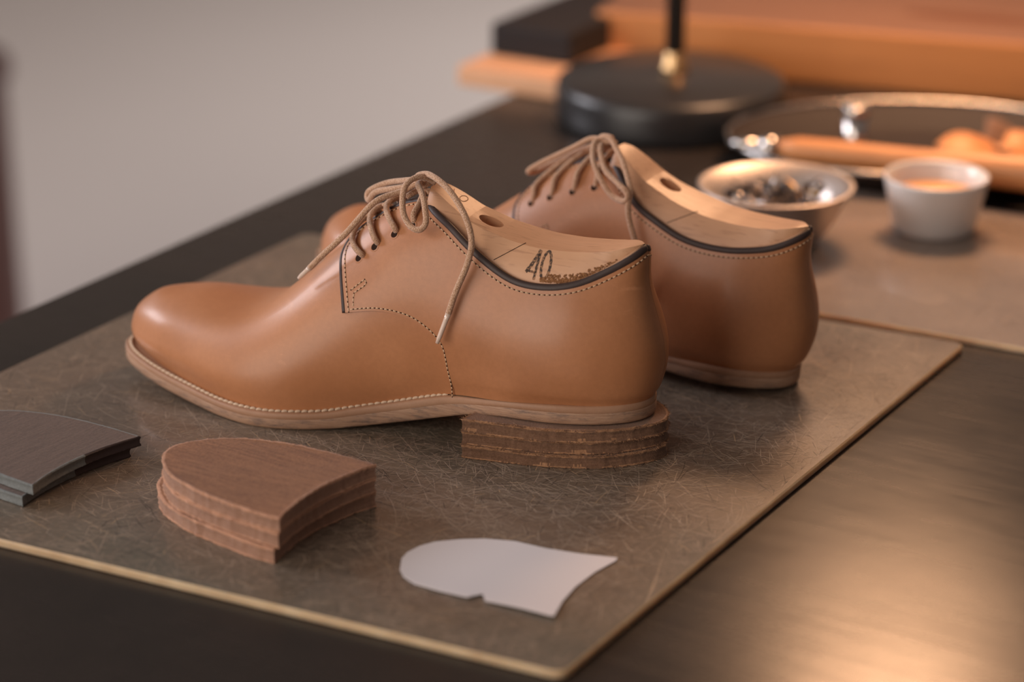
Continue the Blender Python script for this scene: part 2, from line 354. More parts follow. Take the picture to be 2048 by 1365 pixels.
def sheet(name, poly, z0, z1, mt, me_, label, ncut, seed, bev=.0007):
    """flat sheet with rounded corners: worn face on top, pale cut edge"""
    P = []
    n = len(poly)
    for i in range(n):
        p0, p1, p2 = np.array(poly[i - 1]), np.array(poly[i]), np.array(poly[(i + 1) % n])
        a = (p0 - p1) / np.linalg.norm(p0 - p1); c = (p2 - p1) / np.linalg.norm(p2 - p1); r = .006
        for k in range(7):
            q = k / 6; P.append(((1 - q) ** 2) * (p1 + a * r) + 2 * q * (1 - q) * p1 + q * q * (p1 + c * r))
    P = np.array(P); cen = P.mean(0); N_ = len(P)
    def ring(ins, z): 
        d = cen - P; d /= np.linalg.norm(d, axis=1, keepdims=True); Q = P + d * ins; return [(x, y, z) for x, y in Q]
    rings = [ring(.001, z0), ring(0, z0 + bev), ring(0, z1 - bev), ring(.0012, z1)]
    V = sum(rings, []); F = []; I = []
    for k in range(3):
        for i in range(N_): F.append((k * N_ + i, k * N_ + (i + 1) % N_, (k + 1) * N_ + (i + 1) % N_, (k + 1) * N_ + i)); I.append(1)
    F.append(tuple(range(N_))[::-1]); I.append(0); F.append(tuple(range(3 * N_, 4 * N_))); I.append(0)
    # web of knife scratches scored into the face
    rs = random.Random(seed); px, py = poly[0], poly[2]
    A_, B_, C_, D_ = [np.array(q, float) for q in poly]
    for _ in range(ncut):
        u_, v_ = rs.random(), rs.random()
        if rs.random() < .5: u_ = min(max(rs.gauss(.62, .22), .01), .99); v_ = min(max(rs.gauss(.5, .25), .01), .99)
        c = (A_ * (1 - u_) + B_ * u_) * (1 - v_) + (D_ * (1 - u_) + C_ * u_) * v_
        L_ = min(rs.expovariate(1 / .007) + .0025, .055); th = rs.gauss(-.2, .9) if rs.random() < .55 else rs.uniform(0, math.pi); cv = rs.gauss(0, 9); wd = rs.choice([.00008, .00010, .00013, .00017])
        m_ = 5 if rs.random() < .03 else rs.choice([2, 2, 3, 3, 3, 4]); n_ = 5; st = len(V); p = c.copy(); pts = []
        for k in range(n_): pts.append((p.copy(), th)); p = p + np.array([math.cos(th), math.sin(th)]) * L_ / (n_ - 1); th += cv * L_ / (n_ - 1)
        inside = all(0 < ((Q2 - Q1)[0] * (pts[e][0] - Q1)[1] - (Q2 - Q1)[1] * (pts[e][0] - Q1)[0]) / np.linalg.norm(Q2 - Q1) - .002 for e in (0, -1) for Q1, Q2 in ((A_, B_), (B_, C_), (C_, D_), (D_, A_)))
        if not inside: continue
        for k, (q, a_) in enumerate(pts):
            w_ = wd * (.25 if k in (0, n_ - 1) else 1); dx_ = np.array([-math.sin(a_), math.cos(a_)]) * w_
            V.append((*(q - dx_), z1 + .00001)); V.append((*q, z1 + .00004)); V.append((*(q + dx_), z1 + .00001))
        for k in range(n_ - 1):
            for e in (0, 1): F.append((st + k * 3 + e, st + k * 3 + 3 + e, st + k * 3 + 4 + e, st + k * 3 + 1 + e)[::-1]); I.append(m_)
    o = make_obj(name, V, F, [mt, me_, M['cut_mid'], M['cut_pale'], M['cut_dark'], M['cut_gold']], smooth=False, mids=I); tag(o, label, 'cutting mat'); return o
sheet('cutting_mat', [(-.348, -.1842), (.0201, -.3698), (.2395, -.0034), (-.1235, .1835)], -.004, 0, M['mat'], M['mat_edge'], 'scratched brown translucent cutting mat under both tan shoes', 17000, 3)
b0 = np.array([.2410, .0062]); dd = np.array([.1007, -.0536]); dd /= np.linalg.norm(dd)
sheet('cutting_mat', [tuple(b0 - dd * .22), tuple(b0 + dd * .5), tuple(b0 + dd * .5 + D1 * .222), tuple(b0 - dd * .22 + D1 * .222)], -.004, -.0005, M['mat2'], M['mat_edge'], 'second pale brown mat lying behind the shoes under the white cup', 2500, 4)
# ------------------------------------------------------------------ shoe
def onsurf(s, t, off=0., side=1):
    """point on the foot form (mm), pushed outward; side -1 = medial half"""
    s = np.asarray(s, float); t = np.asarray(t, float)
    if side < 0: t = 1 - t
    n = -nrm(s, t); return ev(s, t) + n * np.asarray(off, float)[..., None] if not np.isscalar(off) else ev(s, t) + n * off
SEAM = [(.347, 0), (.345, .043), (.348, .082), (.352, .122), (.358, .150), (.370, .172), (.387, .193), (.405, .210), (.430, .225), (.452, .234), (.475, .2416), (.505, .249), (.530, .2566)]
FRONT = [(.530, .2566), (.538, .2884), (.5467, .3184), (.557, .3521), (.5655, .3802), (.5705, .405), (.571, .425)]
FTOP = [(.571, .425), (.5665, .444), (.5567, .4570), (.536, .4640), (.5133, .4680), (.488, .4700), (.4633, .4690), (.445, .463), (.4367, .457)]
TOPL = [(.4367, .457), (.4083, .4233), (.375, .4027), (.3433, .3870), (.316, .3775), (.290, .3700), (.2633, .3620), (.2367, .354), (.21, .3494), (.185, .3484), (.16, .3510), (.1217, .3620), (.0867, .3783), (.0567, .397), (.035, .410), (.0167, .4165), (0, .418)]
FRONT2 = [(.530, .2566), (.548, .285), (.562, .318), (.575, .350), (.5817, .3727), (.5867, .3933), (.588, .42)]
FTOP2 = [(.588, .42), (.583, .444), (.572, .457), (.552, .464), (.513, .463), (.475, .460), (.450, .459), (.4367, .457)]
TOPL2 = [(.4367, .457), (.4083, .4233), (.375, .3900), (.3383, .3730), (.315, .3715), (.29, .3710), (.2567, .369), (.2233, .367), (.1833, .366), (.1417, .369), (.11, .3745), (.08, .382), (.05, .3971), (.0267, .4083), (0, .415)]
def stpath(P, n, side, off):
    P = np.array(P); Q = onsurf(P[:, 0], P[:, 1]); d = np.r_[0, np.cumsum(np.linalg.norm(np.diff(Q, axis=0), axis=1))]
    Q2 = cspl(P, d, np.linspace(0, d[-1], n)); return onsurf(Q2[:, 0], Q2[:, 1], off, side)
def stline(P, n):
    P = np.array(P, float); Q = onsurf(P[:, 0], P[:, 1]); d = np.r_[0, np.cumsum(np.linalg.norm(np.diff(Q, axis=0), axis=1))]
    q = np.linspace(0, d[-1], n); return np.stack([np.interp(q, d, P[:, 0]), np.interp(q, d, P[:, 1])], 1)
OUT_L = [(0, 0), (3.5, 11), (16, 22), (35, 29.5), (55, 32), (75, 31), (92, 27.5), (111, 27), (134, 30.5), (150, 36.5), (166, 42.5), (180, 46), (195, 47), (212, 43.8), (237, 35.5), (256, 29), (272, 21.5), (283, 12.5)]
OUT_M = [(287.5, 1), (284, -10), (273, -20.5), (255, -31), (235, -39), (212, -43), (190, -42.5), (165, -36), (140, -28), (115, -24), (92, -25.5), (70, -30), (50, -31.5), (33, -29.5), (16, -22), (3.5, -11)]
ZB = ([-5, 0, 55, 70, 82, 92, 111, 134, 150, 166, 182, 195, 212, 237, 256, 272, 290], [20.5, 20.5, 20.5, 20, 17.8, 14.2, 8.6, 3.4, 1.2, .3, 0, .1, .7, 2.6, 5, 7.6, 10.5])
ZT = ([-5, 0, 38, 65, 95, 125, 155, 185, 215, 245, 268, 290], [30, 30, 30, 28.6, 24.2, 15.6, 9.4, 8, 8.5, 11.2, 14.2, 17.2])
def smoothz(T, x): return sum(np.interp(x + d, *T) for d in (-6, -3, 0, 3, 6)) / 5
def inset(P, d):
    T = np.roll(P, -1, 0) - np.roll(P, 1, 0); T /= np.linalg.norm(T, axis=1, keepdims=True); return P + np.stack([-T[:, 1], T[:, 0]], 1) * -d * SGN
def make_shoe(label, mirror, loc, rz, pitch, near, far, laces, aglets, eyes, knot):
    root = empty('derby_shoe', label, 'shoe', loc, rz, 'pair of unfinished tan derby shoes')
    my = -1 if mirror else 1; cp, sp_ = math.cos(pitch), math.sin(pitch)
    def X(P):   # mm -> metres in the shoe's own frame; tips back about the ball of the sole
        P = np.array(P, float) / 1000; P = P.copy(); P[..., 1] *= my
        x = P[..., 0] - .185; z = P[..., 2].copy(); P[..., 0] = cp * x - sp_ * z + .185; P[..., 2] = sp_ * x + cp * z; return P
    # --- sole and welt
    O_ = spline(np.array(OUT_L + OUT_M, float), 220, True)
    cen = np.array([[140., 0.]])
    global SGN; SGN = 1
    if np.linalg.norm(inset(O_, 1) - [140, 0], axis=1).mean() > np.linalg.norm(O_ - [140, 0], axis=1).mean(): SGN = -1
    def ring(ins, f): Q = inset(O_, ins); zb = smoothz(ZB, O_[:, 0]); zt = smoothz(ZT, O_[:, 0]); return np.c_[Q, zb + (zt - zb) * f]
    def slab(name, fr, m):
        mb = MB(); G = np.stack([ring(i, f) for i, f in fr], 1); mb.grid(X(G), closed=True)
        n = len(O_)
        for idx in (0, -1):   # close top and bottom with strips between the two sides
            Rg = X(G[:, idx]); k = len(Rg); F = [(i, i + 1, k - 1 - i, k - i if i else 0) for i in range(1, k // 2 - 1)]; F.append((0, 1, k - 1)); 
            F.append((k // 2 - 1, k // 2, k // 2 + 1)); mb.add(Rg, F)
        return mb.build(name, m, root, merge=1e-6, sharp=50)
    slab('outsole', [(1.4, 0), (.5, .03), (.1, .12), (0, .3), (.05, .55), (.3, .63)], M['sole'])
    slab('welt', [(.3, .62), (.08, .66), (0, .75), (.1, .9), (.6, .985), (1.3, 1.0)], M['welt'])
    # --- upper: vamp
    ss = np.linspace(0, 1, 150)[:, None]; tt = np.linspace(0, 1, 131)[None, :]
    m_ = np.minimum(tt, 1 - tt); k = np.clip((m_ - .24) / .12, 0, 1); k = k * k * (3 - 2 * k)
    s0 = .325 + .185 * k; S_ = s0 + (1 - s0) * ss; T_ = np.broadcast_to(tt, S_.shape)
    Gv = ev(S_, T_); mb = MB(); mb.grid(X(Gv)); mb.build('vamp', M['leather'], root, merge=2e-6)
    # --- quarters
    for side, (fr, ft, tl) in ((1, near), (-1, far)):
        Bn = 84; nS, nF = 26, 16
        right = np.vstack([stline(SEAM, nS), stline(fr, nF)[1:]]); nb = len(right)
        top = np.vstack([stline(list(reversed(tl)), 64), stline(list(reversed(ft)), 24)[1:]]); na = len(top)
        a = np.linspace(0, 1, na)[:, None, None]; b = np.linspace(0, 1, nb)[None, :, None]
        bot = np.stack([np.linspace(0, right[0, 0], na), np.zeros(na)], 1)
        left = np.stack([np.zeros(nb), np.linspace(0, top[0, 1], nb)], 1)
        G = (1 - b) * bot[:, None] + b * top[:, None] + (1 - a) * left[None] + a * right[None] - ((1 - a) * (1 - b) * bot[0] + a * (1 - b) * right[0] + (1 - a) * b * top[0] + a * b * top[-1])
        off = np.full(G.shape[:2], 1.5) * np.clip(np.linspace(0, 1, nb) * 16, .25, 1)[None, :]
        Po = onsurf(G[..., 0], G[..., 1], off, side)
        edge_o = np.vstack([Po[-1, :], Po[::-1, -1][1:]]); gi = np.vstack([G[-1, :], G[::-1, -1][1:]]); Pi = onsurf(gi[:, 0], gi[:, 1], -.3, side)
        mb = MB(); mb.grid(X(Po)); 
        rim = np.stack([edge_o, edge_o * .5 + Pi * .5, Pi], 1); mb.grid(X(rim))
        mb.build('quarter', M['leather'], root, sharp=60)
        # dark piping: facing front, facing top and topline in one strip
        pp = np.vstack([stpath(fr, 26, side, 1.25), stpath(ft, 30, side, 1.5)[1:], stpath(tl, 90, side, 1.35)[1:]])
        pp = resample(pp, 170); pin = np.vstack([stpath(fr, 26, side, -.9), stpath(ft, 30, side, -.6)[1:], stpath(tl, 90, side, -.9)[1:]]); pin = resample(pin, 170)
        # direction across the strip: outward from the quarter, in surface
        T = np.gradient(pp, axis=0); T /= np.linalg.norm(T, axis=1, keepdims=True); Nn = pp - pin; Nn /= np.linalg.norm(Nn, axis=1, keepdims=True)
        Bd = np.cross(T, Nn); Bd /= np.linalg.norm(Bd, axis=1, keepdims=True)
        q0 = onsurf([.40], [.30], 1.5, side)[0]; 
        if ((pp[80] - q0) @ Bd[80]) < 0: Bd = -Bd
        n = 10; ang = np.linspace(0, 2 * math.pi, n, endpoint=False); wide = np.interp(np.arange(170), [0, 24, 40, 60, 169], [1.15, 1.1, 1.1, 1.75, 1.75])
        ring_ = pp[:, None] + Bd[:, None] * (np.cos(ang)[None, :, None] * wide[:, None, None] + .55) + Nn[:, None] * (np.sin(ang)[None, :, None] * .95 - .35)
        mb = MB(); Gp = X(ring_); Gp = np.concatenate([Gp, Gp[:, :1]], 1); mb.grid(Gp); mb.add(Gp[0, :-1], [tuple(range(n))]); mb.add(Gp[-1, :-1], [tuple(range(n))])
        mb.build('piping', M['piping'], root, merge=1e-6)
        # lining: thin pale edge standing behind the piping
        lp = stpath(tl, 90, side, -.1); lo = lp + np.gradient(lp, axis=0) * 0; Bl = resample(pp[52:], 90) * 0 + resample(Bd[52:], 90)
        NN_ = resample(Nn[52:], 90); G = np.stack([lp - Bl * .8 - NN_ * 1.0, lp + Bl * 1.0, lp + Bl * 2.5, lp + Bl * 2.7 - resample(Nn[52:], 90) * .5, lp + Bl * 1.0 - resample(Nn[52:], 90) * .9], 1)
        mb = MB(); mb.grid(X(G)); mb.build('lining', M['tongue'], root)
        # stitching
        def seam(mb, P, pitch_=2.5, r=.36, up=None):
            P = resample(P, step=pitch_)
            for i in range(len(P) - 1):
                a_, b_ = P[i], P[i + 1]; d = b_ - a_
                q = [a_ + d * f for f in (.16, .3, .5, .7, .84)]
                mb.tube(X(q), np.array([.35, .9, 1, .9, .35]) * r / 1000, 6, 0)
                mb.tube(X([a_ - d * .12, a_ + d * .12]), r * .8 / 1000, 6, 1)
        def ins(pt, d, off_=1.55):   # path parallel to a boundary, d mm inside the quarter
            q = np.array(pt); P = onsurf(q[:, 0], q[:, 1], off_, side); return P
        mb = MB()
        def inner(curve, n_, d):
            P = stpath(curve, n_, side, 1.55); T = np.gradient(P, axis=0); T /= np.linalg.norm(T, axis=1, keepdims=True)
            P0 = stpath(curve, n_, side, 0.); Nn = P - P0; Nn /= np.linalg.norm(Nn, axis=1, keepdims=True); B = np.cross(T, Nn)
            return P, B, Nn
        def snap(P):    # back on the offset surface
            out = []
            for p in P:
                dd_ = np.linalg.norm(SNAP[side][0] - p, axis=1); k_ = np.argmin(dd_); n_ = SNAP[side][1][k_]; q0_ = SNAP[side][0][k_]
                out.append(p - n_ * ((p - q0_) @ n_) + n_ * .06)
            return np.array(out)
        ref = onsurf([.40], [.30], 1.5, side)[0]
        for curve, n_, d, sec in ((SEAM, 60, 1.3, 1), (fr, 40, 2.3, 0), (ft, 40, 2.9, 0), (tl, 110, 2.9, 0)):
            P, B, _ = inner(curve, n_, d); mid = len(P) // 2
            if (ref - P[mid]) @ B[mid] < 0: B = -B
            Q = snap(P + B * d)
            if curve is tl: Q = Q[2:]
            if curve is SEAM: Q = Q[:-2]
            seam(mb, Q, 2.5 if curve is not SEAM else 2.3, .37)
            if curve is fr: mb2 = None
        # bar tack: a small open chevron by the lower corner of the facing
        V_ = [(.527, .300), (.5033, .3095), (.4975, .2985), (.520, .2905), (.5155, .262)]
        seam(mb, snap(onsurf(np.array(V_)[:, 0], np.array(V_)[:, 1], 1.55, side)), 2.3, .34)
        mb.build('seam_stitching', [M['thread'], M['hole']], root)
        # eyelets: dark punched holes with a slightly raised lip
        ee = eyes[0] if side > 0 else eyes[1]
        for (es, et) in ee:
            et = et - .009; c = onsurf([es], [et], 1.5, side)[0]; n_ = c - onsurf([es], [et], 0, side)[0]; n_ /= np.linalg.norm(n_)
            u_ = np.cross(n_, [0, 0, 1]); u_ /= np.linalg.norm(u_); v_ = np.cross(n_, u_); mb = MB()
            prof = [(2.6, .03), (2.2, .2), (1.85, .12), (1.75, -.4)]
            G = [[c + (math.cos(a_) * u_ + math.sin(a_) * v_) * r_ + n_ * h_ for r_, h_ in prof] for a_ in np.linspace(0, 2 * math.pi, 17)]
            mb.grid(X(G), 0); G2 = [c + (math.cos(a_) * u_ + math.sin(a_) * v_) * 1.86 + n_ * .1 for a_ in np.linspace(0, 2 * math.pi, 17)[:-1]]
            mb.add(X(G2), [tuple(range(16))], 1); mb.build('eyelet', [M['leather'], M['hole']], root)
    # --- tongue
    tv = np.linspace(.405, .595, 25); rows = []
    for s_ in np.linspace(.56, .445, 14): rows.append(onsurf(np.full(25, s_), tv, .7))
    base_ = rows[-1]; d = (rows[-1][12] - rows[-4][12]); d /= np.linalg.norm(d)
    for k in range(1, 7):
        q = base_ + d * k * 1.9; q[:, 1] *= 1 - .02 * k; sag = (np.abs(tv - .5) / .095) ** 2; q -= d * (sag * k * .35)[:, None]; rows.append(q)
    G = np.array(rows); Gi = G.copy(); Gi[..., 2] -= .9; Gi[..., 0] -= .6
    mb = MB(); mb.grid(X(G)); mb.grid(X(Gi)); mb.grid(X(np.stack([G[-1], Gi[-1]], 0))); mb.build('tongue', M['tongue'], root)
    # --- welt stitching
    W_ = inset(O_, 2.7); zt = smoothz(ZT, O_[:, 0]) + .12; P = np.c_[W_, zt]; keep = P[:, 0] > 93
    st_ = np.where(keep)[0]; P = P[st_[0]:st_[-1] + 1]; P = resample(P, step=3.3); mb = MB()
    for i in range(len(P) - 1):
        a_, b_ = P[i], P[i + 1]; d = b_ - a_; nn = np.array([-d[1], d[0], 0]) / np.linalg.norm(d) * .38
        mb.tube(X([a_ + d * .04 - nn, a_ + d * .22 - nn * .6 + [0, 0, .25], a_ + d * .5 + [0, 0, .35], a_ + d * .78 + nn * .6 + [0, 0, .25], a_ + d * .96 + nn]), np.array([.35, .62, .72, .62, .35]) / 1000, 7, 0)
        mb.tube(X([a_ - d * .06, a_ + d * .06]), .45 / 1000, 6, 1)
    mb.build('welt_stitching', [M['cord'], M['hole']], root)
    # --- laces
    mb = MB()
    for P in laces: mb.tube(X(spline(P, max(24, len(P) * 9))), .00148, 10)
    for (es, et), (es2, et2) in zip(eyes[0], eyes[1]):
        if (es, et) in eyes[2]: continue
        q = [onsurf([es], [et], .6)[0], onsurf([es + .002], [et + .012], 2.9)[0], onsurf([es], [.5 * (et + .47)], 3.3)[0], onsurf([es + .004], [.485], 3.6)[0], onsurf([es2 + .004], [.5 * (et2 + .45)], 3.3, -1)[0], onsurf([es2], [et2 + .012], 2.9, -1)[0], onsurf([es2], [et2 - .006], .6, -1)[0]]
        mb.tube(X(spline(q, 40)), .00145, 10)
    for es2, et2 in eyes[1]:
        if eyes[2]:
            q = [onsurf([es2], [et2], .6, -1)[0], onsurf([es2], [et2 + .02], 3.2, -1)[0], onsurf([es2 - .012], [.46], 3.9, -1)[0], onsurf([es2 - .012], [.5], 4.2)[0], onsurf([es2], [.478], 3.6)[0]]
            mb.tube(X(spline(q, 30)), .00145, 10)
    kc = np.array(knot, float)
    for (ax_, ay_, az_, r1, r2) in ((.2, .5, 1, 3.6, 2.6), (1, .2, .3, 2.9, 2.4)):
        n_ = np.array([ax_, ay_, az_]); n_ /= np.linalg.norm(n_); u_ = np.cross(n_, [0, 1, .2]); u_ /= np.linalg.norm(u_); v_ = np.cross(n_, u_)
        mb.tube(X([kc + u_ * r1 * math.cos(a_) + v_ * r2 * math.sin(a_) for a_ in np.linspace(0, 2 * math.pi, 24, endpoint=False)]), .0015, 10, closed=True)
    lace = mb.build('shoelace', M['lace'], root)
    for P in aglets:
        mb = MB(); Q = resample(P, 6); mb.tube(X(Q), np.array([1.5, 1.25, 1.2, 1.2, 1.15, .9]) / 1000, 10); a_ = mb.build('aglet', M['aglet'], lace); a_['label'] = 'clear plastic lace tip'
    return root, X
SNAP = {}
for sd in (1, -1):
    a_, b_ = np.meshgrid(np.linspace(0, .62, 220), np.linspace(0, .5, 170), indexing='ij'); Pq = onsurf(a_, b_, 1.5, sd); P0_ = onsurf(a_, b_, 0, sd); n_ = Pq - P0_
    n_ /= np.linalg.norm(n_, axis=-1, keepdims=True); SNAP[sd] = (Pq.reshape(-1, 3), n_.reshape(-1, 3))
L1 = [  # front shoe: free end lying forward, near bow loop, free end hanging down, far loop, three short runs to the eyelets
 [(117, 4, 121.5), (122, 5, 119.5), (125.9, 7, 117.0), (133.7, 14, 114.4), (139.1, 18, 110.1), (147.7, 22, 99.1), (154.3, 24, 91.8), (161.5, 25, 84.8), (168, 25, 78)],
 [(110, 6, 122.5), (112.0, 8, 124.5), (114.5, 12, 126.6), (117.2, 16, 126.0), (118.9, 20, 123.5), (118.9, 23, 118.3), (117.2, 26, 113.2), (114.4, 28, 109.4), (110.2, 29.5, 106.8), (106.6, 29.5, 106.8), (104.6, 28, 109.7), (105.6, 26, 114.4), (107.9, 23, 119.3), (112.1, 18, 122.1), (116.4, 11, 122.5), (117, 5, 121)],
 [(121, 4, 121.5), (119.9, 5, 124.0), (114.5, 8, 126.8), (108.2, 12, 127.4), (98.7, 17, 124.6), (91.1, 21, 119.2), (85.0, 25, 113.1), (81.2, 28, 105.7), (80.7, 30, 99.6), (82.6, 32, 91.1), (86.0, 34, 81.7), (89.4, 36, 70.0)],
 [(115, 2, 122), (124.3, 0, 120.4), (132.3, -4, 117.8), (141.8, -8, 114.6), (150.5, -10, 110.3), (155.0, -11, 106), (153.4, -9, 104.1), (148.8, -5, 108.7), (142.8, -3, 112), (134.3, 0, 114.9), (126.4, 2, 117.6), (117, 4, 121)],
 [(140.5, 22.0, 86.9), (141.3, 23.6, 88.4), (145.0, 21.4, 89.8), (148.7, 17.4, 91.6), (150.5, 13.4, 93.8), (150.7, 9.5, 96.4), (149, 3, 99.5), (147.5, -5, 99.5), (147, -14, 93)],
 [(133.5, 20.3, 93.5), (134.5, 21.4, 95.8), (137.7, 18.1, 97.8), (141.1, 13.5, 100.2), (143.6, 7.8, 102.6), (143, 2, 104.6), (141, -6, 103.5), (140, -14, 98)],
 [(124.6, 18.6, 100.2), (125.4, 19.4, 102.5), (128.9, 16.1, 104.2), (133.5, 10.8, 106.5), (136.0, 4.5, 108.4), (135, -2, 109.5), (133, -8, 108)],
]
A1 = [[(168, 25, 78), (174.4, 25, 71.6)], [(89.4, 36, 70.0), (94.3, 38.4, 55.2)]]
E1 = ([(.53, .369), (.5033, .3765), (.47, .3896), (.44, .402)], [(.5567, .3896), (.5217, .3821), (.4783, .3802), (.4383, .3896)], [(.53, .369), (.5033, .3765), (.47, .3896)])
shoe1, X1 = make_shoe('front tan leather derby shoe, heel raised on a rough leather stack, laces tied', False, (.0668, -.1518, 0), math.atan2(.4067, -.9135), 0,
                      (FRONT, FTOP, TOPL), (FRONT2, FTOP2, TOPL2), L1, A1, E1, (116, 3.5, 122))
# rear shoe: the same pair mirrored; camera sees its medial side, so "near" curves go on side -1
def fl(L): return [(x, -y, z) for x, y, z in L]
L2 = [
 [(119, 4, 121), (127.3, 4, 120.6), (135.0, 4, 115.2), (147.8, 3, 105.6), (158.4, 2, 97.5), (164.0, 0, 92.0), (163, -4, 91), (157, -6, 95), (146, -5, 103), (134, -2, 112), (120, 2, 120)],
 [(120, 5, 122), (122.7, 9, 121.6), (121.4, 14, 118.3), (117.4, 20, 114.5), (113.4, 23, 111.5), (107.6, 26, 107.0), (101.4, 28, 103.3), (95.1, 30, 102.6), (92.1, 31, 103.7), (91.2, 31, 106.8), (94.4, 30, 109.1), (100.8, 27, 111.0), (108.3, 23, 112.8), (114.5, 17, 116.0), (119.4, 9, 120.4), (118, 4, 120)],
 [(122, 4, 121), (121.8, 6, 123.0), (116.7, 8, 125.3), (110.1, 12, 122.6), (102.3, 18, 118.4), (95.3, 24, 112.1), (91.6, 28, 107.4), (90.5, 31, 102.4), (88.5, 32, 95.2), (85.1, 33.2, 89.0), (81.7, 34, 82.4), (79, 35, 73)],
]
L2 = [fl(L) for L in L2]
E2 = ([(.53, .369), (.5033, .3765), (.47, .3896), (.44, .402)], [(.5567, .3850), (.5217, .3800), (.4783, .3790), (.4383, .3880)], [])
shoe2, X2 = make_shoe('rear tan leather derby shoe standing flat on the mat without heel stack', True, (.14275, -.06499, .0010), R(150.43), R(6.1),
                      (FRONT, FTOP, TOPL), (FRONT2, FTOP2, TOPL2), L2, [fl([(79, 35, 73), (78, 35.3, 60)])], E2, (118, -4, 121))
